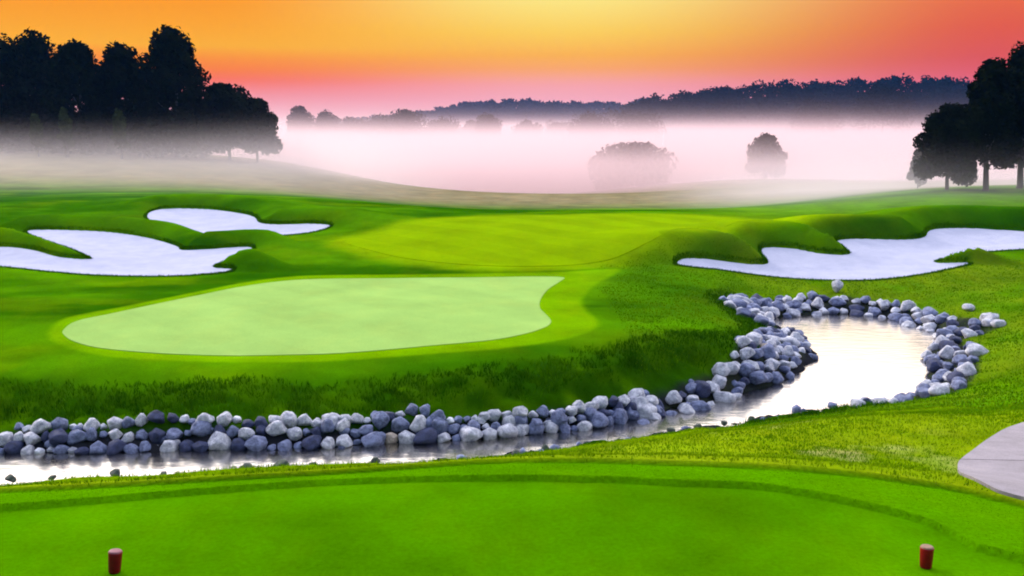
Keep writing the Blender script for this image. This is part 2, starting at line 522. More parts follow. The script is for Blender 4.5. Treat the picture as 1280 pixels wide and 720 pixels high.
# ------------------------------------------------------------------ ground: one sheet out to the haze
th = np.concatenate([np.arange(-180, -34, 2.0), np.arange(-34, 34, 0.085), np.arange(34, 180, 2.0)])
rr = np.concatenate([np.geomspace(0.4, 5.0, 60)[:-1], np.geomspace(5.0, 15, 300)[:-1], np.geomspace(15, 70, 420)[:-1], np.geomspace(70, 180, 80)[:-1], np.geomspace(180, 1090, 50)])
T, RR = np.meshgrid(np.radians(th), rr, indexing="ij")
gx, gy = (RR * np.sin(T)).ravel(), (RR * np.cos(T)).ravel()
gz, D, rough = terrain(gx, gy, True)
hole = np.minimum.reduce([D["green"], D["fairway"], D["tee"], D["path"]])
cell = np.hypot(gx, gy) * 0.0045
gz = gz - (hole < -np.maximum(0.12, cell * 2.4)) * 0.10 - (D["bunker"] < -np.maximum(0.06, cell * 1.2)) * 0.35


def C3(c):
    return np.array(c)[None, :]


def mixc(a, b_, t):
    return a + (b_ - a) * t[:, None]


big = sstep(0.28, 0.72, fbm(gx / 8, gy / 2.6, 5, 4))
C = mixc(C3((0.016, 0.085, 0.0)), C3((0.062, 0.185, 0.0)), big)                    # first cut
yel = sstep(0.48, 0.75, fbm(gx / 3.2, gy / 2.0, 9, 4))
C = mixc(C, C3((0.10, 0.19, 0.0)), yel * 0.5)
# rough on the pond slope: darker olive, matted
slope = sstep(5.0, 10.0, gx) * sstep(16, 21, gy) * sstep(46, 38, gy)
C = mixc(C, mixc(C3((0.065, 0.165, 0.0)), C3((0.125, 0.20, 0.003)), sstep(0.35, 0.7, fbm(gx / 1.6, gy / 2.4, 31, 4))), slope * 0.8)
# unmown bank above the stones: long dark grass
bank = sstep(2.6, 1.2, D["stream"]) * sstep(17, 18.6, gy) * sstep(8, 3.5, gx)
C = mixc(C, mixc(C3((0.016, 0.065, 0.0)), C3((0.045, 0.125, 0.0)), sstep(0.4, 0.75, fbm(gx / 0.7, gy / 0.5, 41, 4))), bank)
# near rough beyond the tee: lime with straw patches
nr = sstep(15.5, 14, gy) * sstep(0.0, 0.06, D["collar"])
lime = mixc(C3((0.115, 0.215, 0.0)), C3((0.18, 0.25, 0.004)), fbm(gx / 1.4, gy / 1.1, 51, 4))
straw = sstep(0.56, 0.74, fbm(gx / 0.9 + 3, gy / 1.3, 61, 4)) * sstep(1.0, 2.0, gx) * sstep(5.5, 3.5, gx)
lime = mixc(lime, C3((0.34, 0.33, 0.12)), straw * 0.7)
C = mixc(C, lime, nr)
st = sstep(0.02, -0.05, D["strip"]) * (gy < 19) * sstep(0.2, 0.9, D["stream"])
C = mixc(C, C3((0.125, 0.235, 0.0)), st * 0.9)
C = mixc(C, C3((0.060, 0.195, 0.0)), sstep(0.02, -0.02, D["collar"]))
C = mixc(C, C3((0.048, 0.175, 0.0)), sstep(0.02, -0.02, D["tee"]))
C = mixc(C, C3((0.120, 0.265, 0.0)), sstep(0.14, -0.14, D["fringe"]))
C = mixc(C, C3((0.165, 0.285, 0.0)), sstep(1.5, 0.0, D["fairway"]) * 0.95 * sstep(0.0, 0.4, D["fringe"]))
back = sstep(46, 52, gy) * sstep(8, 14, gx) * sstep(62, 56, gy)
C = mixc(C, C3((0.085, 0.21, 0.0)), back * 0.7)
dry = sstep(62, 80, gy)
C = mixc(C, mixc(C3((0.17, 0.15, 0.075)), C3((0.24, 0.20, 0.11)), fbm(gx / 12, gy / 12, 71, 3)), dry)
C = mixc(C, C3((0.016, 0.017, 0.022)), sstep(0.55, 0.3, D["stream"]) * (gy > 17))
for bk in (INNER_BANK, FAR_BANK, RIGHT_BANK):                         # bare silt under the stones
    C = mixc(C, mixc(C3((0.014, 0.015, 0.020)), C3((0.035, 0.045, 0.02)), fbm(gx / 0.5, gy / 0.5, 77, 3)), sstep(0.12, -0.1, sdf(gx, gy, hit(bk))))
nth, nr_ = len(th), len(rr)
idx = np.arange(nth * nr_).reshape(nth, nr_)
i2 = np.roll(idx, -1, 0)
Fq = np.stack([idx[:, :-1], idx[:, 1:], i2[:, 1:], i2[:, :-1]], -1).reshape(-1, 4)
ground = mesh_np("ground", np.stack([gx, gy, gz], 1), Fq, M_TURF)
color_attr(ground.data, C)
tag(ground, "rolling golf course turf with banks and swells", kind="structure")
# cap under the photographer
kc = 64
ca = np.linspace(0, 2 * np.pi, kc, endpoint=False)


# ------------------------------------------------------------------ sheets cut to an outline
def sheet(name, loop, step, zf, mat, kind="structure", label=None, skirt=0.06):
    lo, hi = loop.min(0), loop.max(0)
    X, Y = np.meshgrid(np.arange(lo[0], hi[0], step), np.arange(lo[1], hi[1], step))
    X = X.ravel() + rng.uniform(-.2, .2, X.size) * step
    Y = Y.ravel() + rng.uniform(-.2, .2, Y.size) * step
    inn = sdf(X, Y, loop) < -step * 0.4
    pts = [Vector((float(a), float(b))) for a, b in loop] + [Vector((float(a), float(b))) for a, b in zip(X[inn], Y[inn])]
    nl = len(loop)
    edges = [(i, (i + 1) % nl) for i in range(nl)]
    v, e, f, *_ = delaunay_2d_cdt(pts, edges, [list(range(nl))], 1, 1e-5)
    V = np.array([(p.x, p.y) for p in v])
    Fc = np.array([t if len(t) == 3 else t[:3] for t in f])
    Z = zf(V[:, 0], V[:, 1])
    V3 = np.column_stack([V, Z])
    # make faces look up
    a, b_, c_ = V[Fc[:, 0]], V[Fc[:, 1]], V[Fc[:, 2]]
    cr = (b_[:, 0] - a[:, 0]) * (c_[:, 1] - a[:, 1]) - (b_[:, 1] - a[:, 1]) * (c_[:, 0] - a[:, 0])
    Fc[cr < 0] = Fc[cr < 0][:, ::-1]
    if skirt:
        from collections import Counter
        cnt = Counter()
        for t in Fc:
            for i in range(3):
                cnt[tuple(sorted((int(t[i]), int(t[(i + 1) % 3]))))] += 1
        be = [(int(t[i]), int(t[(i + 1) % 3])) for t in Fc for i in range(3) if cnt[tuple(sorted((int(t[i]), int(t[(i + 1) % 3]))))] == 1]
        bv = sorted({q for e_ in be for q in e_})
        mp = {q: len(V3) + i for i, q in enumerate(bv)}
        nb_ = len(bv)
        low = V3[bv].copy()
        low[:, 2] -= skirt
        V3 = np.concatenate([V3, V3[bv], low])
        Fc = np.concatenate([Fc, [t for p, q in be for t in ((mp[p], mp[p] + nb_, mp[q] + nb_), (mp[p], mp[q] + nb_, mp[q]))]])
    o = mesh_np(name, V3, Fc, mat)
    return tag(o, label, kind=kind)


def zt(off):
    return lambda x, y: terrain(x, y, raw=True) + off


sheet("putting_green", GREEN, 0.3, zt(0.012), M_GREEN, label="pale closely mown putting green")
sheet("fairway", FAIRWAY, 0.45, zt(0.015), M_FAIR, label="bright lime fairway above the green")
sheet("tee_ground", TEE, 0.14, zt(0.003), M_TEE, label="smooth mown teeing ground at the front", skirt=0.03)


def sand_z(poly):
    def f(x, y):
        s = sdf(x, y, poly)
        return base(x, y) + 0.02 - 0.10 * sstep(0, -1.6, s) + 0.05 * (fbm(x / 1.2, y / 1.2, 81, 3) - 0.5) * sstep(0, -0.5, s)
    return f


for poly, lb in zip(BUNKERS, ("white sand bunker with a grass finger reaching in, lower of the two left bunkers", "small white sand bunker on the rise above the larger left one", "long white scalloped sand bunker behind the pond")):
    sheet("sand_bunker", poly, 0.3, sand_z(poly), M_SAND, label=lb, skirt=0.12)

# path: two concrete slabs with an open joint
ja, jb = np.array(hit([(1190, 577)])[0]), np.array(hit([(1420, 582)])[0])


def clip_half(poly, side, gap):
    d = (jb - ja) / np.linalg.norm(jb - ja)
    nrm = np.array([-d[1], d[0]]) * side
    dist = (poly - ja) @ nrm - gap
    out = []
    for i in range(len(poly)):
        p, q = poly[i], poly[(i + 1) % len(poly)]
        a, b_ = dist[i], dist[(i + 1) % len(poly)]
        if a >= 0:
            out.append(p)
        if (a >= 0) != (b_ >= 0):
            out.append(p + (q - p) * a / (a - b_))
    return np.array(out)


for side in (1, -1):
    sheet("cart_path", clip_half(PATH, side, 0.012), 0.2, zt(0.03), M_PATH, label="pale grey concrete cart path slab", skirt=0.12)

wl = STREAM
lo, hi = wl.min(0) - 1.2, wl.max(0) + 1.2
WX, WY = np.meshgrid(np.arange(lo[0], hi[0], 0.4), np.arange(lo[1], hi[1], 0.4), indexing="ij")
ws = sdf(WX.ravel(), WY.ravel(), STREAM).reshape(WX.shape) < 0.9
ii = np.arange(WX.size).reshape(WX.shape)
ok = ws[:-1, :-1] | ws[1:, :-1] | ws[:-1, 1:] | ws[1:, 1:]
Fw = np.stack([ii[:-1, :-1], ii[1:, :-1], ii[1:, 1:], ii[:-1, 1:]], -1)[ok]
Vw = np.stack([WX.ravel(), WY.ravel(), np.full(WX.size, WATER)], 1)
us, inv = np.unique(Fw, return_inverse=True)
tag(mesh_np("stream_water", Vw[us], inv.reshape(Fw.shape), M_WATER), "still pale stream widening into a pond", kind="structure")


# ------------------------------------------------------------------ rocks
def ico(sub):
    import bmesh
    bm = bmesh.new()
    bmesh.ops.create_icosphere(bm, subdivisions=sub, radius=1)
    V = np.array([v.co[:] for v in bm.verts])
    Fc = np.array([[v.index for v in f.verts] for f in bm.faces])
    bm.free()
    return V, Fc


IV, IF = ico(3)


def rock_shape(seed, amp=0.14):
    r = np.random.default_rng(seed)
    V = IV.copy()
    for _ in range(15):                                               # broken facets
        d = r.normal(size=3)
        d /= np.linalg.norm(d)
        h = r.uniform(0.58, 0.86)
        s = V @ d - h
        V = V - np.maximum(s, 0)[:, None] * d * 0.97
    for fq, a in ((1.3, amp), (3.0, amp * 0.4), (9.0, amp * 0.14)):
        w = r.normal(size=(4, 3)) * fq
        ph = r.uniform(0, 6.28, 4)
        V = V * (1 + a * (np.sin(V @ w.T + ph).sum(1) / 4))[:, None]
    return V


ROCKS = {}
for si in range(7):
    sh = rock_shape(100 + si)
    for cname, mt in list(ROCKM.items()) + [("mossy dark", M_MOSS)]:
        ROCKS[(si, cname)] = mesh_np("rock", sh, IF, mt, link=False)

ROCK_SPECS = []


def put_rock(x, y, size, cname, label, group, sink=0.25, flat=0.72, z=None):
    ROCK_SPECS.append((x, y, size, cname, label, group, sink, flat, z))


def make_rock(x, y, size, cname, label, group, sink, flat, z):
    o = bpy.data.objects.new("rock", ROCKS[(random.randrange(7), cname)])
    s = size * 0.53
    o.scale = (s * random.uniform(0.9, 1.25), s * random.uniform(0.8, 1.05), s * random.uniform(flat - 0.08, flat + 0.14))
    zz = float(terrain([x], [y], raw=True)[0]) if z is None else z
    zz = max(zz, WATER - 0.1)
    o.location = (x, y, zz + o.scale[2] * (1 - 2 * sink))
    o.rotation_euler = (random.uniform(-.25, .25), random.uniform(-.25, .25), random.uniform(0, 6.28))
    COL.objects.link(o)
    tag(o, label, "rock", group)
    return o


def pick(w=(0.46, 0.32, 0.18, 0.04)):
    return random.choices(["pale grey", "blue-grey", "dark slate", "tan"], w)[0]


# the wall of stones along the far side of the stream: two courses following the waterline
far_px = [(-30, 566), (0, 566), (100, 566), (200, 563), (300, 562), (400, 560), (500, 553), (600, 548), (700, 540), (760, 531), (800, 523), (822, 517)]
far = smooth_loop(np.array([at_z(x, y, WATER) for x, y in far_px]), 12, False)
seg = np.r_[0, np.cumsum(np.linalg.norm(np.diff(far, axis=0), axis=1))]


def along(s, off):
    i = min(np.searchsorted(seg, s, "right") - 1, len(far) - 2)
    t = (s - seg[i]) / (seg[i + 1] - seg[i])
    p = far[i] + (far[i + 1] - far[i]) * t
    d = far[i + 1] - far[i]
    d = d / np.linalg.norm(d)
    return p + np.array([-d[1], d[0]]) * off


def stretch_name(x):
    if x < -6.6:
        return "at the stream's left end"
    if x < -3.2:
        return "below the green's left half"
    if x < 0.3:
        return "below the green's right half"
    return "where the stream bends"


for row, (off, size, gap) in enumerate(((0.06, 0.42, 0.34), (0.32, 0.38, 0.31), (0.56, 0.34, 0.28))):
    s = 0.1 + 0.2 * row
    while s < seg[-1]:
        sz = size * random.choice((0.6, 0.75, 0.9, 1.0, 1.1, 1.3))
        s += sz * gap / size * 0.5
        p = along(min(s, seg[-1] - 1e-3), off * (0.62 if s > seg[-1] * 0.62 else 1.0) + random.uniform(-0.07, 0.07))
        c = pick()
        course = ("lowest course", "middle course", "top course")[row]
        put_rock(p[0], p[1], sz, c, f"{c} boulder in the {course} of the stone wall, {stretch_name(p[0])}", f"{c} boulders, {course}, {stretch_name(p[0])}", 0.18, 0.80, z=(WATER - 0.04) if row == 0 else max(WATER + (0, 0.12, 0.28)[row], float(terrain([p[0]], [p[1]], raw=True)[0]) - 0.02))
        s += sz * gap / size * 0.5


def scatter(poly_px, n, smin, smax, zone, side_of, weights=(0.40, 0.40, 0.18, 0.02), sink=0.2, dmin=0.8):
    """stones packed over an outlined patch of bank, spaced by their own size"""
    poly = hit(poly_px)
    lo, hi = poly.min(0), poly.max(0)
    got = []
    for _ in range(n * 60):
        if len(got) >= n:
            break
        p = rng.uniform(lo, hi)
        if sdf(np.array([p[0]]), np.array([p[1]]), poly)[0] > 0:
            continue
        sz = random.uniform(smin, smax)
        if any((p[0] - q[0]) ** 2 + (p[1] - q[1]) ** 2 < ((sz + q[2]) / 2 * dmin) ** 2 for q in got):
            continue
        got.append((p[0], p[1], sz))
        c = pick(weights)
        size = "larger" if sz > (smin + smax) / 2 else "smaller"
        sd = float(sdf(np.array([p[0]]), np.array([p[1]]), STREAM)[0])
        edge = "at the water's edge" if sd < 0.45 else "up against the grass"
        put_rock(p[0], p[1], sz, c, f"{size} {c} stone {zone}, {edge}", f"{size} {c} stones {zone}, {edge}", sink)
    return got


scatter(INNER_BANK, 95, 0.32, 0.54, "on the inner bank of the pond bend", None, dmin=0.62)
scatter(FAR_BANK, 90, 0.34, 0.58, "on the far side of the pond", None, dmin=0.62)
scatter(RIGHT_BANK, 60, 0.34, 0.56, "on the right side of the pond", None, dmin=0.62)
scatter([(1000, 511), (1060, 503), (1130, 492), (1150, 495), (1130, 503), (1060, 512), (1000, 517)], 14, 0.25, 0.40, "along the near edge of the pond", None, sink=0.3, dmin=0.7)
for px, py, sz in ((14, 603, .2), (66, 600, .16), (145, 598, .22), (205, 596, .14), (308, 590, .28), (352, 588, .3), (392, 586, .22), (470, 581, .22), (645, 571, .18), (682, 566, .22), (792, 552, .18), (838, 542, .22), (872, 537, .18), (905, 532, .16), (940, 527, .16)):
    x, y = at_z(px, py, WATER + 0.05)
    wh = "by its left end" if px < 250 else "below the putting green" if px < 600 else "towards the pond"
    put_rock(x, y, sz, "mossy dark", f"small dark mossy stone on the stream's near edge, {wh}", f"small mossy stones at the near edge, {wh}", 0.1, z=WATER + 0.06)
p = hit([(602, 513)])[0]
put_rock(p[0], p[1], 0.30, "pale grey", "lone small blue-white stone in dark grass just above the stream wall", None, 0.15)
p = hit([(1046, 365)])[0]
put_rock(p[0], p[1], 0.36, "pale grey", "single upright stone on the grass between the pond and the long bunker", None, 0.05, 1.2)
p = hit([(1211, 388)])[0]
put_rock(p[0], p[1], 0.48, "pale grey", "lone flat white stone on grass above the pond's right corner", None, 0.15, 0.6)
keep = sorted(ROCK_SPECS, key=lambda q_: -(q_[2] / q_[1] + (1 if q_[5] is None or q_[3] == "mossy dark" else 0)))
print("ROCKS", len(keep))
for q_ in keep[:296]:
    make_rock(*q_)
vs, fs, k = [], [], 0
for x, y, size, cname, label, group, sink, flat, z in keep[296:]:
    V = rock_shape(100 + random.randrange(7)) * (size / 2) * (1.0, 0.9, flat)
    a_ = random.uniform(0, 6.28)
    V = np.column_stack([V[:, 0] * math.cos(a_) - V[:, 1] * math.sin(a_), V[:, 0] * math.sin(a_) + V[:, 1] * math.cos(a_), V[:, 2]])
    zz = max(float(terrain([x], [y], raw=True)[0]) if z is None else z, WATER - 0.1)
    vs.append(V + (x, y, zz + size / 2 * flat * (1 - 2 * sink)))
    fs.append(IF + k)
    k += len(V)
if vs:
    sr = tag(mesh_np("small_rocks", np.concatenate(vs), np.concatenate(fs), ROCKM["blue-grey"]), "smallest stones filling the banks of the pond and stream", kind="stuff")
    sr.data.materials.append(ROCKM["pale grey"])
    sr.data.polygons.foreach_set("material_index", np.repeat((rng.random(len(vs)) < 0.5).astype(np.int32), len(IF)))

# rubble wedged between the stones
RV, RF = ico(1)
vs, fs, k = [], [], 0
for _ in range(900):
    p = rng.uniform((-13, 18.5), (12, 37))
    sd = sdf(np.array([p[0]]), np.array([p[1]]), STREAM)[0]
    if not (-0.05 < sd < 0.5) or (p[1] < 18.8 + 0.02 * p[0] and p[0] < 2):
        continue
    z = max(float(terrain([p[0]], [p[1]], raw=True)[0]), WATER - 0.03)
    s = rng.uniform(0.06, 0.16)
    vs.append(RV * s * rng.uniform(0.7, 1.2, 3) * (1 + rng.uniform(-.2, .2, (len(RV), 1))) + (p[0], p[1], z + s * 0.3))
    fs.append(RF + k)
    k += len(RV)
if vs:
    tag(mesh_np("rubble", np.concatenate(vs), np.concatenate(fs), ROCKM["blue-grey"]), "small broken stones wedged between the boulders", kind="stuff")


# ------------------------------------------------------------------ long grass
def blades(name, label, pts, h, w, colf, lean=0.45):
    nb = len(pts)
    a = rng.uniform(0, 2 * np.pi, nb)
    hh = h * rng.uniform(0.5, 1.25, nb)
    ww = w * rng.uniform(0.7, 1.3, nb)
    la = rng.uniform(0, 2 * np.pi, nb)
    ll = hh * rng.uniform(0.1, lean * 2, nb)
    z = terrain(pts[:, 0], pts[:, 1]) - 0.01
    b0 = np.column_stack([pts, z])
    dx = np.column_stack([np.cos(a) * ww / 2, np.sin(a) * ww / 2, np.zeros(nb)])
    mid = b0 + np.column_stack([np.cos(la) * ll * 0.35, np.sin(la) * ll * 0.35, hh * 0.6])
    tip = b0 + np.column_stack([np.cos(la) * ll, np.sin(la) * ll, hh])
    V = np.stack([b0 - dx, b0 + dx, mid + dx * 0.7, mid - dx * 0.7, tip], 1).reshape(-1, 3)
    k = np.arange(nb)[:, None] * 5
    Fc = np.concatenate([k + [[0, 1, 2]], k + [[0, 2, 3]], k + [[3, 2, 4]]])
    o = mesh_np(name, V, Fc, M_BLADE, smooth=False)
    color_attr(o.data, np.repeat(colf(pts), 5, 0))
    return tag(o, label, kind="stuff")


m, nt, b = new_mat("grass_blades")
a = N(nt, "ShaderNodeAttribute", attribute_name="turf")
nt.links.new(a.outputs["Color"], b.inputs["Base Color"])
b.inputs["Roughness"].default_value = 0.7
b.inputs["Specular IOR Level"].default_value = 0.0
M_BLADE = m


def tufts(cands, per, spread):
    c = np.repeat(cands, per, 0)
    return c + rng.normal(0, spread, c.shape)


def jitter_col(a, b_, pts, s, f=1.0):
    t = fbm(pts[:, 0] / s, pts[:, 1] / s, 91, 3)
    t = sstep(0.3, 0.7, t + rng.uniform(-.15, .15, len(pts)))
    return mixc(C3(a), C3(b_), t) * f


# mown tee
q = rng.uniform((-5, 5.2), (5, 9.6), (110000, 2))
okb = (sdf(q[:, 0], q[:, 1], COLLAR) < -0.02) & (np.abs(q[:, 0]) < q[:, 1] * 0.56)
blades("mown_grass", "close mown grass of the tee and its collar", q[okb], 0.016, 0.006, lambda p: jitter_col((0.036, 0.140, 0.0), (0.085, 0.215, 0.0), p, 1.6))
# far bank
q = rng.uniform((-14, 19.6), (9, 37.5), (26000, 2))
sd = sdf(q[:, 0], q[:, 1], STREAM)
fr = sdf(q[:, 0], q[:, 1], FRINGE)
okb = (sd > 0.85) & (sd < 2.3 - 0.5 * rng.random(len(q))) & (fr > 0.5) & (q[:, 0] < 8)
blades("rough_grass", "long dark grass on the bank above the stones", tufts(q[okb], 8, 0.07), 0.12, 0.020, lambda p: jitter_col((0.020, 0.085, 0.0), (0.062, 0.170, 0.0), p, 0.7))
# near rough right of the tee
q = rng.uniform((-7, 8), (9, 16), (26000, 2))
okb = (sdf(q[:, 0], q[:, 1], COLLAR) > 0.06) & (sdf(q[:, 0], q[:, 1], PATH) > 0.03) & (sdf(q[:, 0], q[:, 1], STREAM) > 0.4)
blades("rough_grass", "short lime grass between the tee and the stream", tufts(q[okb], 5, 0.05), 0.04, 0.009, lambda p: jitter_col((0.11, 0.23, 0.0), (0.20, 0.31, 0.002), p, 1.1))
# slope round the pond and bunker rims
q = rng.uniform((3, 16), (22, 47), (30000, 2))
bd = np.min([sdf(q[:, 0], q[:, 1], b_) for b_ in BUNKERS], 0)
okb = (sdf(q[:, 0], q[:, 1], STREAM) > 0.9) & (bd > 0.15) & (sdf(q[:, 0], q[:, 1], FRINGE) > 0.3) & (sdf(q[:, 0], q[:, 1], FAIRWAY) > 0.5) & (q[:, 1] < 40 + 0.0 * q[:, 0])
blades("rough_grass", "matted olive rough on the slope round the pond", tufts(q[okb], 5, 0.10), 0.055, 0.020, lambda p: jitter_col((0.075, 0.195, 0.0), (0.15, 0.26, 0.002), p, 1.6))
rim = []
for b_ in BUNKERS:
    e = np.roll(b_, -1, 0) - b_
    for t in np.linspace(0, 1, 26, endpoint=False):
        nrm = np.column_stack([e[:, 1], -e[:, 0]])
        nrm /= np.maximum(np.linalg.norm(nrm, axis=1, keepdims=True), 1e-6)
        pt = b_ + e * t
        sgn = np.sign(sdf(pt[:, 0] + nrm[:, 0] * 0.1, pt[:, 1] + nrm[:, 1] * 0.1, b_))[:, None]
        rim.append(pt + nrm * sgn * rng.uniform(0.02, 0.16, (len(b_), 1)))
blades("rough_grass", "grass fringe hanging round the bunker rims", tufts(np.concatenate(rim), 3, 0.03), 0.08, 0.018, lambda p: jitter_col((0.025, 0.105, 0.0), (0.06, 0.165, 0.0), p, 1.0))


# ------------------------------------------------------------------ trees
def crown_mesh(lobes, nleaf, size):
    vol = np.array([l[3] * l[4] * l[5] for l in lobes]) ** (2 / 3)
    cnt = np.maximum(20, (nleaf * vol / vol.sum()).astype(int))
    cs, ns = [], []
    for (cx, cy, cz, rx, ry, rz), c in zip(lobes, cnt):
        d = rng.normal(size=(c, 3))
        d /= np.linalg.norm(d, axis=1, keepdims=True)
        r = rng.uniform(0.15, 1.0, c) ** 0.45
        # uneven surface: knobs and hollows
        w = rng.normal(size=(5, 3)) * 2.6
        r = r * (1 + 0.12 * np.sin(d @ w.T + rng.uniform(0, 6.28, 5)).sum(1) / 2.0)
        cs.append(np.array([cx, cy, cz]) + d * r[:, None] * np.array([rx, ry, rz]))
        ns.append(d)
    P_ = np.concatenate(cs)
    n_ = np.concatenate(ns) + rng.normal(0, 0.7, P_.shape)
    n_ /= np.linalg.norm(n_, axis=1, keepdims=True)
    t = np.cross(n_, rng.normal(size=P_.shape))
    t /= np.maximum(np.linalg.norm(t, axis=1, keepdims=True), 1e-6)
    bt = np.cross(n_, t)
    s = size * rng.uniform(0.6, 1.35, (len(P_), 1))
    V = np.stack([P_ - t * s, P_ + bt * s * 0.62, P_ + t * s, P_ - bt * s * 0.62], 1).reshape(-1, 3)
    return V, np.arange(len(P_) * 4).reshape(-1, 4)


def tube(path, radii, k=7):
    path = np.asarray(path, float)
    V = []
    for i, (p, r) in enumerate(zip(path, radii)):
        d = path[min(i + 1, len(path) - 1)] - path[max(i - 1, 0)]
        d /= np.linalg.norm(d)
        u = np.cross(d, (0.3, 1, 0.1))
        u /= np.linalg.norm(u)
        w = np.cross(d, u)
        a = np.linspace(0, 2 * np.pi, k, endpoint=False)[:, None]
        V.append(p + (np.cos(a) * u + np.sin(a) * w) * r)
    Fc = [[i * k + j, i * k + (j + 1) % k, (i + 1) * k + (j + 1) % k, (i + 1) * k + j] for i in range(len(path) - 1) for j in range(k)]
    return np.concatenate(V), np.array(Fc)


def tree(name, label, px, Y, top, width, clear=0.25, nleaf=5000, leaf=0.26, mat=None, group=None, z=None, lobes_n=9, cat="tree", trunk=True, squash=1.0, limbs=5):
    X = float(ray(px, 360)[0]) * Y
    ztop = at_y(px, top, Y)[2]
    a_, _ = ray(px, top)
    X = float(a_) * Y
    zb = float(terrain([X], [Y])[0]) if z is None else z
    H = ztop - zb
    Wd = width * Y / F
    root = empty(name, (X, Y, zb), label, cat, group)
    c0 = H * clear
    ch = H - c0
    lobes = [(0, 0, c0 + ch * 0.50, Wd * 0.34, Wd * 0.34, ch * 0.46)]
    for i in range(lobes_n):
        f = (i + 0.5) / lobes_n
        a = i * 2.4 + rng.uniform(0, 0.8)
        prof = math.sin(math.pi * min(1, 0.30 + 0.62 * f)) ** 0.7
        rad = Wd * 0.5 * prof
        lr = Wd * rng.uniform(0.16, 0.24)
        off = max(0.0, rad - lr)
        lz = c0 + ch * (0.10 + 0.80 * f)
        lz = min(lz, H - lr * 0.8)
        lobes.append((math.cos(a) * off, math.sin(a) * off, lz, lr, lr, lr * 0.85 * squash))
    if clear < 0.05 and trunk:
        for i in range(6):
            a = i * 1.05
            lobes.append((math.cos(a) * Wd * 0.30, math.sin(a) * Wd * 0.30, H * 0.16, Wd * 0.24, Wd * 0.24, H * 0.17))
    lobes.append((rng.uniform(-.08, .08) * Wd, 0, H - ch * 0.13, Wd * 0.19, Wd * 0.19, ch * 0.14))
    V, Fc = crown_mesh(lobes, nleaf, leaf)
    mesh_np("crown", V, Fc, mat or M_LEAF, root, smooth=False)
    if trunk:
        r0 = max(0.05, H * 0.021)
        V1, F1 = tube([(0, 0, -0.2), (0.01 * H, 0, 0.02 * H), (0.0, 0.01 * H, H * 0.25), (0.02 * H, 0, H * 0.5), (0, 0, H * 0.8)], [r0 * 1.5, r0 * 1.1, r0 * 0.85, r0 * 0.5, r0 * 0.1])
        VV, FF = [V1], [F1]
        kk = len(V1)
        for i in range(limbs):
            a = i * 2.1 + rng.uniform(0, 1)
            s0 = H * (max(clear, 0.12) + 0.07 * i)
            L = Wd * rng.uniform(0.25, 0.38)
            v2, f2 = tube([(0, 0, s0), (math.cos(a) * L * 0.5, math.sin(a) * L * 0.5, s0 + L * 0.45), (math.cos(a) * L, math.sin(a) * L, s0 + L * 0.75)], [r0 * 0.4, r0 * 0.26, r0 * 0.08], 5)
            VV.append(v2)
            FF.append(f2 + kk)
            kk += len(v2)
        mesh_np("trunk", np.concatenate(VV), np.concatenate(FF), M_BARK, root)
    return root


GL = "dark trees on the hill at the left"
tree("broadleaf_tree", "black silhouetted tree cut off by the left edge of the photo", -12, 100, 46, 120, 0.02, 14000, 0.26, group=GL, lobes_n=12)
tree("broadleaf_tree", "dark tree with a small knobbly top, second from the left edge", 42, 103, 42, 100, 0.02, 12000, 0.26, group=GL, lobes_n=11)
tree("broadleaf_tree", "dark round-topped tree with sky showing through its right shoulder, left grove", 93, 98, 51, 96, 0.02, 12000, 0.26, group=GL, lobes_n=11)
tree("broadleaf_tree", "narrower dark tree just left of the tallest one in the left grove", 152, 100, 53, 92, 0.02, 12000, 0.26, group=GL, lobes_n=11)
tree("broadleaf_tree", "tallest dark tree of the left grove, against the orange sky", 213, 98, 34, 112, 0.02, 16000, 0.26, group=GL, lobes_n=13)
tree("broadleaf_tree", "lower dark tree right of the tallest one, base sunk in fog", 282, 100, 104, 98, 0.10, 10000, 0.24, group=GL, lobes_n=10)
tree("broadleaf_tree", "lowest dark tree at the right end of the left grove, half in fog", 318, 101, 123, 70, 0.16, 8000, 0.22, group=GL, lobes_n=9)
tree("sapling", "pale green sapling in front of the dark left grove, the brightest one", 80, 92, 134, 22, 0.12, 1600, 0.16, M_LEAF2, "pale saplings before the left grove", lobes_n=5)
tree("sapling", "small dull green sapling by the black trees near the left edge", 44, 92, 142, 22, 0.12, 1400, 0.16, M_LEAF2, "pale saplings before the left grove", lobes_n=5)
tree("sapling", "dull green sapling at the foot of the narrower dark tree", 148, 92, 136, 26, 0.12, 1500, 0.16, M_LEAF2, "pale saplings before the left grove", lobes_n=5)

GR = "dark trees at the right edge"
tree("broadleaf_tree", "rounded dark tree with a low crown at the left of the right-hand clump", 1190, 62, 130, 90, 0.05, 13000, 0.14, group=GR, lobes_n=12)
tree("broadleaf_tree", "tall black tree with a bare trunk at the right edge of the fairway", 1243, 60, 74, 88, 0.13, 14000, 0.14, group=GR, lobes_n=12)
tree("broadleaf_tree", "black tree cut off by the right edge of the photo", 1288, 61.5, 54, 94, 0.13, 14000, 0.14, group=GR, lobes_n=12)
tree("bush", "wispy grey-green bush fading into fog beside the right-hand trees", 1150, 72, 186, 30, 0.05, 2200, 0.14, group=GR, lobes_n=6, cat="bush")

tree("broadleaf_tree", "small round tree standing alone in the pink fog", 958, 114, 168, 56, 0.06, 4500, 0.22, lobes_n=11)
tree("bush", "wide blurred bush almost swallowed by the pink fog", 790, 122, 178, 124, 0.0, 6000, 0.3, lobes_n=9, cat="bush", trunk=False)

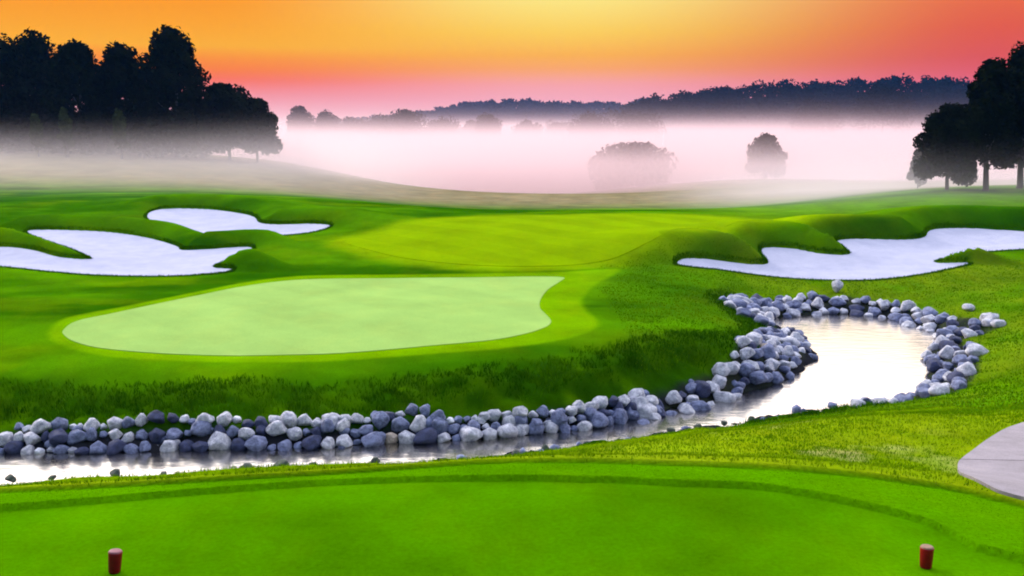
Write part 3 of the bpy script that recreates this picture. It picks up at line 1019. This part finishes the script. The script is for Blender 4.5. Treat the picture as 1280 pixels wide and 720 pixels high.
GF = "far trees standing out of the fog"
FAR = [
    (375, 300, 133, 44, "feathery dark treetop above the fog just right of the left grove"),
    (408, 300, 139, 40, "small pointed treetop beside the feathery one, above the fog"),
    (440, 310, 148, 60, "low dim treetop between the pointed treetop and the broad dome"),
    (475, 300, 146, 62, "low left shoulder of the broad dark treetop dome in the fog"),
    (508, 290, 137, 66, "broad dark domed treetop above the fog, largest of the far row"),
    (552, 300, 149, 60, "ragged low treetop right of the broad dark dome"),
    (590, 320, 152, 36, "tiny treetop just left of the peaked dark tree in the fog"),
    (610, 290, 143, 46, "peaked dark treetop in the middle of the far row"),
    (660, 330, 152, 44, "faint low treetop right of the peaked dark tree"),
    (700, 340, 154, 46, "faintest low treetop, in front of the blue middle hill"),
    (738, 300, 143, 66, "wide dark treetop near the right end of the far row"),
    (795, 300, 141, 84, "widest low treetop at the right end of the far row"),
    (1022, 340, 126, 70, "dark round clump at the foot of the right blue hill"),
    (1105, 350, 109, 92, "tall dark clump on the lower slope of the right blue hill"),
]
for px, Y, top, w, lb in FAR:
    tree("broadleaf_tree", lb, px, Y, top, w * 1.05, 0.42, 4200, 0.36 * Y / 300, M_FOREST, GF, lobes_n=8, squash=1.2, limbs=0)

# ------------------------------------------------------------------ far hills and their woods
M_HILL = turf_mat("hill_ground", (0.004, 0.008, 0.008), 0.2, 0.2, 0.1, 0.05)
RIDGES = [
    (1000, 170, [(300, 158), (380, 156), (430, 151), (480, 145), (520, 141), (560, 133), (600, 126), (640, 126), (690, 128), (740, 127), (800, 125), (860, 124), (950, 124), (1050, 126)], 7.5, 10.0),
    (480, 90, [(740, 150), (790, 132), (830, 118), (870, 113), (920, 106), (960, 101), (1000, 101), (1040, 99), (1100, 97), (1160, 98), (1200, 102), (1240, 108), (1320, 112), (1420, 125)], 6.5, 6.5),
]
vs, fs, k = [], [], 0
for Yc, dep, prof, th_, tw in RIDGES:
    pr = np.array([at_y(a, b_, Yc) for a, b_ in prof])
    Xg = np.linspace(pr[0, 0] - 60, pr[-1, 0] + 60, 90)
    Yg = np.linspace(Yc - dep, Yc + 60, 34)
    XX, YY = np.meshgrid(Xg, Yg, indexing="ij")

    def hz(x, y, pr=pr, Yc=Yc, dep=dep, th_=th_):
        top = np.interp(x, pr[:, 0], pr[:, 2]) - th_
        top = top * sstep(pr[0, 0] - 60, pr[0, 0], x) * sstep(pr[-1, 0] + 60, pr[-1, 0], x)
        f = np.where(y < Yc, sstep(Yc - dep, Yc, y), sstep(Yc + 80, Yc, y))
        return -9.5 + (top + 9.5) * f + 2.0 * (fbm(x / 30, y / 30, 5, 3) - 0.5)

    ZZ = hz(XX.ravel(), YY.ravel())
    ii = np.arange(XX.size).reshape(XX.shape)
    Fh = np.stack([ii[:-1, :-1], ii[1:, :-1], ii[1:, 1:], ii[:-1, 1:]], -1).reshape(-1, 4)
    tag(mesh_np("hills", np.column_stack([XX.ravel(), YY.ravel(), ZZ]), Fh, M_HILL), "far wooded ridge", kind="structure")
    nt_ = 620
    tx = rng.uniform(pr[0, 0] - 20, pr[-1, 0] + 20, nt_)
    ty = Yc - dep * rng.uniform(-0.1, 0.85, nt_) ** 1.4 if False else Yc - dep * np.clip(rng.uniform(-0.1, 0.9, nt_), -0.1, 1)
    tz = hz(tx, ty)
    for x, y, z in zip(tx, ty, tz):
        r_ = tw * rng.uniform(0.55, 0.95)
        hh = th_ * rng.uniform(0.75, 1.3)
        lob = [(x, y, z + hh * 0.45, r_, r_, hh * 0.5), (x + r_ * rng.uniform(-.6, .6), y, z + hh * 0.72, r_ * 0.6, r_ * 0.6, hh * 0.32)]
        V, Fc = crown_mesh(lob, 150, 1.15 * Yc / 700)
        vs.append(V)
        fs.append(Fc + k)
        k += len(V)
tag(mesh_np("forest", np.concatenate(vs), np.concatenate(fs), M_FOREST, smooth=False), "blue hazy woods covering the far hills", kind="stuff")


# ------------------------------------------------------------------ tee markers
def lathe(prof, k=28):
    V, Fc = [], []
    for r, z in prof:
        a = np.linspace(0, 2 * np.pi, k, endpoint=False)
        V.append(np.column_stack([np.cos(a) * r, np.sin(a) * r, np.full(k, z)]))
    for i in range(len(prof) - 1):
        for j in range(k):
            Fc.append([i * k + j, i * k + (j + 1) % k, (i + 1) * k + (j + 1) % k, (i + 1) * k + j])
    return np.concatenate(V), np.array(Fc)


def paint(name, c, rough=0.4):
    m, nt, b = new_mat(name)
    col = ramp(nt, noise(nt, 14, 5, 0.7), [(0.35, tuple(v * 0.6 for v in c)), (0.6, c)])
    nt.links.new(col, b.inputs["Base Color"])
    b.inputs["Roughness"].default_value = rough
    b.inputs["Specular IOR Level"].default_value = 0.2
    return m


M_RED = paint("red_paint", (0.17, 0.0, 0.008))
M_RED2 = paint("brighter_red_paint", (0.24, 0.0, 0.006))
M_CAPP = paint("worn_pink_top", (0.26, 0.10, 0.12), 0.6)
M_CAPC = paint("worn_cream_top", (0.26, 0.15, 0.10), 0.6)
M_IRON = paint("spike_iron", (0.03, 0.03, 0.03))
for px, py, mr, mc, lean, lb in ((143, 716, M_RED, M_CAPP, 0.10, "leaning dark maroon tee marker with a pinkish top, nearer the stream's left end"), (1157, 710, M_RED2, M_CAPC, 0.0, "upright brighter red tee marker with a cream top, near the cart path")):
    p = hit([(px, py)])[0]
    z = float(terrain([p[0]], [p[1]])[0])
    root = empty("tee_marker", (p[0], p[1], z), lb, "tee marker", "pair of red tee markers")
    root.rotation_euler = (0.0, lean, 0.3)
    root.scale = (0.86, 0.86, 0.94)
    V, Fc = lathe([(0.001, 0.005), (0.040, 0.005), (0.046, 0.015), (0.050, 0.08), (0.053, 0.150), (0.053, 0.158), (0.001, 0.158)])
    mesh_np("body", V, Fc, mr, root)
    V, Fc = lathe([(0.048, 0.157), (0.049, 0.159), (0.049, 0.163), (0.045, 0.167), (0.030, 0.169), (0.001, 0.170)])
    mesh_np("cap", V, Fc, mc, root)
    V, Fc = lathe([(0.006, 0.008), (0.006, -0.05), (0.001, -0.09)], 10)
    mesh_np("spike", V, Fc, M_IRON, root)


# ------------------------------------------------------------------ air: haze and valley fog
def vol_mat(name, color, dens, aniso=0.0):
    m = bpy.data.materials.new(name)
    m.use_nodes = True
    nt = m.node_tree
    nt.nodes.clear()
    o = nt.nodes.new("ShaderNodeOutputMaterial")
    v = nt.nodes.new("ShaderNodeVolumePrincipled")
    v.inputs["Color"].default_value = (*color, 1)
    v.inputs["Density"].default_value = dens
    v.inputs["Anisotropy"].default_value = aniso
    nt.links.new(v.outputs[0], o.inputs["Volume"])
    return m


def box(name, lo, hi, mat):
    V = [(x, y, z) for x in (lo[0], hi[0]) for y in (lo[1], hi[1]) for z in (lo[2], hi[2])]
    Fc = [[0, 1, 3, 2], [4, 6, 7, 5], [0, 4, 5, 1], [2, 3, 7, 6], [0, 2, 6, 4], [1, 5, 7, 3]]
    return mesh_np(name, V, Fc, mat, smooth=False)


tag(box("haze", (-1150, -1150, -13), (1150, 1120, 37), vol_mat("haze_air", (0.08, 0.33, 1.0), 0.00011)), "thin blue morning haze", kind="stuff")


def fog(name, label, lo, hi, dens, color, ztop, zlow, yfade, xfade=None, rise=(1e6, 0.0), wisp=1.0, step=0.1, upper=0.0):
    """ground fog: density falls off with height, towards its near edge and in wisps"""
    m = vol_mat(name + "_air", color, dens, 0.25)
    nt = m.node_tree
    v = next(n_ for n_ in nt.nodes if n_.type == "PRINCIPLED_VOLUME")
    geo = N(nt, "ShaderNodeNewGeometry")
    sp = N(nt, "ShaderNodeSeparateXYZ")
    nt.links.new(geo.outputs["Position"], sp.inputs[0])
    nz = noise(nt, 0.03, 4, 0.55, geo.outputs["Position"], (1, 1, 2.5))

    def mth(op, a, b_):
        nd = N(nt, "ShaderNodeMath", operation=op)
        for i_, q_ in enumerate((a, b_)):
            if isinstance(q_, (int, float)):
                nd.inputs[i_].default_value = q_
            else:
                nt.links.new(q_, nd.inputs[i_])
        return nd.outputs[0]

    def fade(val, a, b_):
        mr = N(nt, "ShaderNodeMapRange", interpolation_type="SMOOTHSTEP")
        nt.links.new(val, mr.inputs[0])
        if a <= b_:
            mr.inputs[1].default_value, mr.inputs[2].default_value = a, b_
        else:
            mr.inputs[1].default_value, mr.inputs[2].default_value = b_, a
            mr.inputs[3].default_value, mr.inputs[4].default_value = 1, 0
        return mr.outputs[0]

    nn = mth("SUBTRACT", nz, 0.5)
    z_ = mth("ADD", sp.outputs["Z"], mth("MULTIPLY", nn, wisp * 3.0))
    z_ = mth("SUBTRACT", z_, mth("MULTIPLY", mth("MAXIMUM", mth("SUBTRACT", sp.outputs["Y"], rise[0]), 0.0), rise[1]))
    y_ = mth("ADD", sp.outputs["Y"], mth("MULTIPLY", nn, 25.0 * wisp))
    hz_ = fade(z_, ztop, zlow)
    d_ = mth("MULTIPLY", mth("MULTIPLY", hz_, hz_), fade(y_, *yfade))
    if upper:
        ex_ = mth("MULTIPLY", mth("EXPONENT", mth("DIVIDE", mth("SUBTRACT", 3.0, z_), upper), 0.0), 0.0050 / dens)
        d_ = mth("MULTIPLY", mth("MINIMUM", ex_, 1.0), mth("MULTIPLY", fade(y_, *yfade), fade(sp.outputs["Z"], 10.9, 8.0)))
    if xfade:
        d_ = mth("MULTIPLY", d_, fade(sp.outputs["X"], *xfade))
    nt.links.new(mth("MULTIPLY", d_, dens), v.inputs["Density"])
    m.cycles.volume_step_rate = step
    o = box(name, lo, hi, m)
    return tag(o, label, kind="stuff")


fog("fog_bank", "dense pink fog filling the valley", (-260, 82, -12), (330, 640, 11), 0.10, (0.81, 0.63, 0.665), 3.3, 0.4, (86, 112), None, (330, 0.004), 0.9, 0.12, upper=1.35)
fog("fog_bank", "thin grey veil over the left hill", (-130, 40, -4), (6, 100, 6), 0.050, (0.84, 0.77, 0.80), 4.8, -1.0, (48, 98), (-2, -24), wisp=0.9, step=0.3)
fog("fog_bank", "thin veil drifting past the right trees", (4.5, 44, -4), (75, 81.9, 4), 0.060, (0.88, 0.80, 0.88), 3.4, -2.4, (45, 64), (8, 24), wisp=0.5, step=0.3)

# ------------------------------------------------------------------ sky and sun
SUN_AZ, SUN_EL = R(-42), R(24)
w = bpy.data.worlds.new("World")
scene.world = w
w.use_nodes = True
nt = w.node_tree
nt.nodes.clear()
out = N(nt, "ShaderNodeOutputWorld")
sky = N(nt, "ShaderNodeTexSky", sky_type="NISHITA")
sky.sun_disc = False
sky.sun_elevation = SUN_EL
sky.sun_rotation = SUN_AZ
bg1 = N(nt, "ShaderNodeBackground")
bg1.inputs["Strength"].default_value = 0.05
tc = N(nt, "ShaderNodeTexCoord")
sx = N(nt, "ShaderNodeSeparateXYZ")
nt.links.new(tc.outputs["Generated"], sx.inputs[0])


def M(op, a, b_=None, c=None):
    nd = N(nt, "ShaderNodeMath", operation=op)
    for i, v in enumerate((a, b_, c)):
        if v is None:
            continue
        if isinstance(v, (int, float)):
            nd.inputs[i].default_value = v
        else:
            nt.links.new(v, nd.inputs[i])
    return nd.outputs[0]


el = M("ARCSINE", sx.outputs["Z"])
el_deg = M("MULTIPLY", el, 180 / math.pi)
az = M("MULTIPLY", M("ARCTAN2", sx.outputs["X"], sx.outputs["Y"]), 180 / math.pi)
hi_sky = N(nt, "ShaderNodeMapRange", interpolation_type="SMOOTHSTEP")
nt.links.new(el_deg, hi_sky.inputs[0])
hi_sky.inputs[1].default_value, hi_sky.inputs[2].default_value = 8, 25
nt.links.new(mix(nt, (0.0, 0.0, 0.0), sky.outputs[0], hi_sky.outputs[0]), bg1.inputs["Color"])
fac = M("POWER", M("DIVIDE", M("MAXIMUM", M("ADD", el_deg, 2.0), 0.0), 92.0), 0.5)
E = lambda d: ((d + 2.0) / 92.0) ** 0.5
SKY_GAIN = 1.0


def skyramp(stops):
    return ramp(nt, fac, [(E(d), c) for d, c in stops])


WH = [(10, (1.5, 1.15, 0.75)), (14, (2.7, 2.25, 1.85)), (20, (3.6, 3.3, 3.1)), (32, (3.4, 3.3, 3.4)), (52, (2.4, 2.45, 2.75)), (90, (1.1, 1.25, 1.7))]
left = skyramp([(-2, lin(240, 195, 200)), (0.3, lin(255, 195, 195)), (1.2, lin(255, 165, 165)), (2.0, lin(255, 135, 120)), (2.5, lin(255, 115, 70)), (3.0, lin(255, 126, 5)), (3.6, lin(255, 146, 0)), (4.3, lin(255, 176, 0)), (5.4, lin(255, 166, 0)), (7.2, lin(255, 152, 0))] + WH)
mid = skyramp([(-2, lin(240, 195, 200)), (0.3, lin(255, 195, 200)), (1.4, lin(255, 172, 178)), (2.3, lin(255, 165, 160)), (3.2, lin(255, 168, 90)), (3.9, lin(255, 178, 60)), (5.2, lin(255, 208, 78)), (7.2, lin(255, 234, 130))] + WH)
right = skyramp([(-2, lin(225, 160, 175)), (0.3, lin(240, 150, 155)), (1.6, lin(235, 112, 125)), (2.6, lin(230, 92, 95)), (3.6, lin(224, 84, 68)), (5.0, lin(228, 90, 55)), (7.2, lin(236, 112, 58))] + WH)
t1 = N(nt, "ShaderNodeMapRange", interpolation_type="SMOOTHSTEP")
nt.links.new(az, t1.inputs[0])
t1.inputs[1].default_value, t1.inputs[2].default_value = -17, 3
t2 = N(nt, "ShaderNodeMapRange", interpolation_type="SMOOTHSTEP")
nt.links.new(az, t2.inputs[0])
t2.inputs[1].default_value, t2.inputs[2].default_value = 3, 26
front = mix(nt, mix(nt, left, mid, t1.outputs[0]), right, t2.outputs[0])
backr = skyramp([(-2, (0.12, 0.14, 0.20)), (2, (0.20, 0.20, 0.28)), (15, (0.22, 0.26, 0.40)), (40, (0.34, 0.42, 0.66)), (90, (1.1, 1.25, 1.7))])
tb = N(nt, "ShaderNodeMapRange", interpolation_type="SMOOTHSTEP")
nt.links.new(M("ABSOLUTE", az), tb.inputs[0])
tb.inputs[1].default_value, tb.inputs[2].default_value = 55, 140
allsky = mix(nt, front, backr, tb.outputs[0])
bg2 = N(nt, "ShaderNodeBackground")
bg2.inputs["Strength"].default_value = SKY_GAIN
nt.links.new(allsky, bg2.inputs["Color"])
ad = N(nt, "ShaderNodeAddShader")
nt.links.new(bg1.outputs[0], ad.inputs[0])
nt.links.new(bg2.outputs[0], ad.inputs[1])
nt.links.new(ad.outputs[0], out.inputs["Surface"])

sl = bpy.data.lights.new("sun", "SUN")
sl.energy = 2.6
sl.angle = R(7)
sl.color = (1.0, 0.9, 0.75)
so = bpy.data.objects.new("sun", sl)
d = Vector((math.sin(SUN_AZ) * math.cos(SUN_EL), math.cos(SUN_AZ) * math.cos(SUN_EL), math.sin(SUN_EL)))
so.rotation_euler = d.to_track_quat("Z", "Y").to_euler()
so.location = d * 50 + Vector((0, 0, 20))
COL.objects.link(so)

# ------------------------------------------------------------------ render settings
vs_ = scene.view_settings
vs_.view_transform = "Standard"
vs_.look = "None"
vs_.gamma = 1.0
vs_.use_curve_mapping = False
vs_.exposure = 0.0
scene.render.engine = "CYCLES"
cy = scene.cycles
cy.use_denoising = True
cy.filter_width = 1.9
cy.max_bounces = 8
cy.diffuse_bounces = 3
cy.glossy_bounces = 3
cy.volume_bounces = 4
cy.transparent_max_bounces = 8
cy.sample_clamp_indirect = 6.0
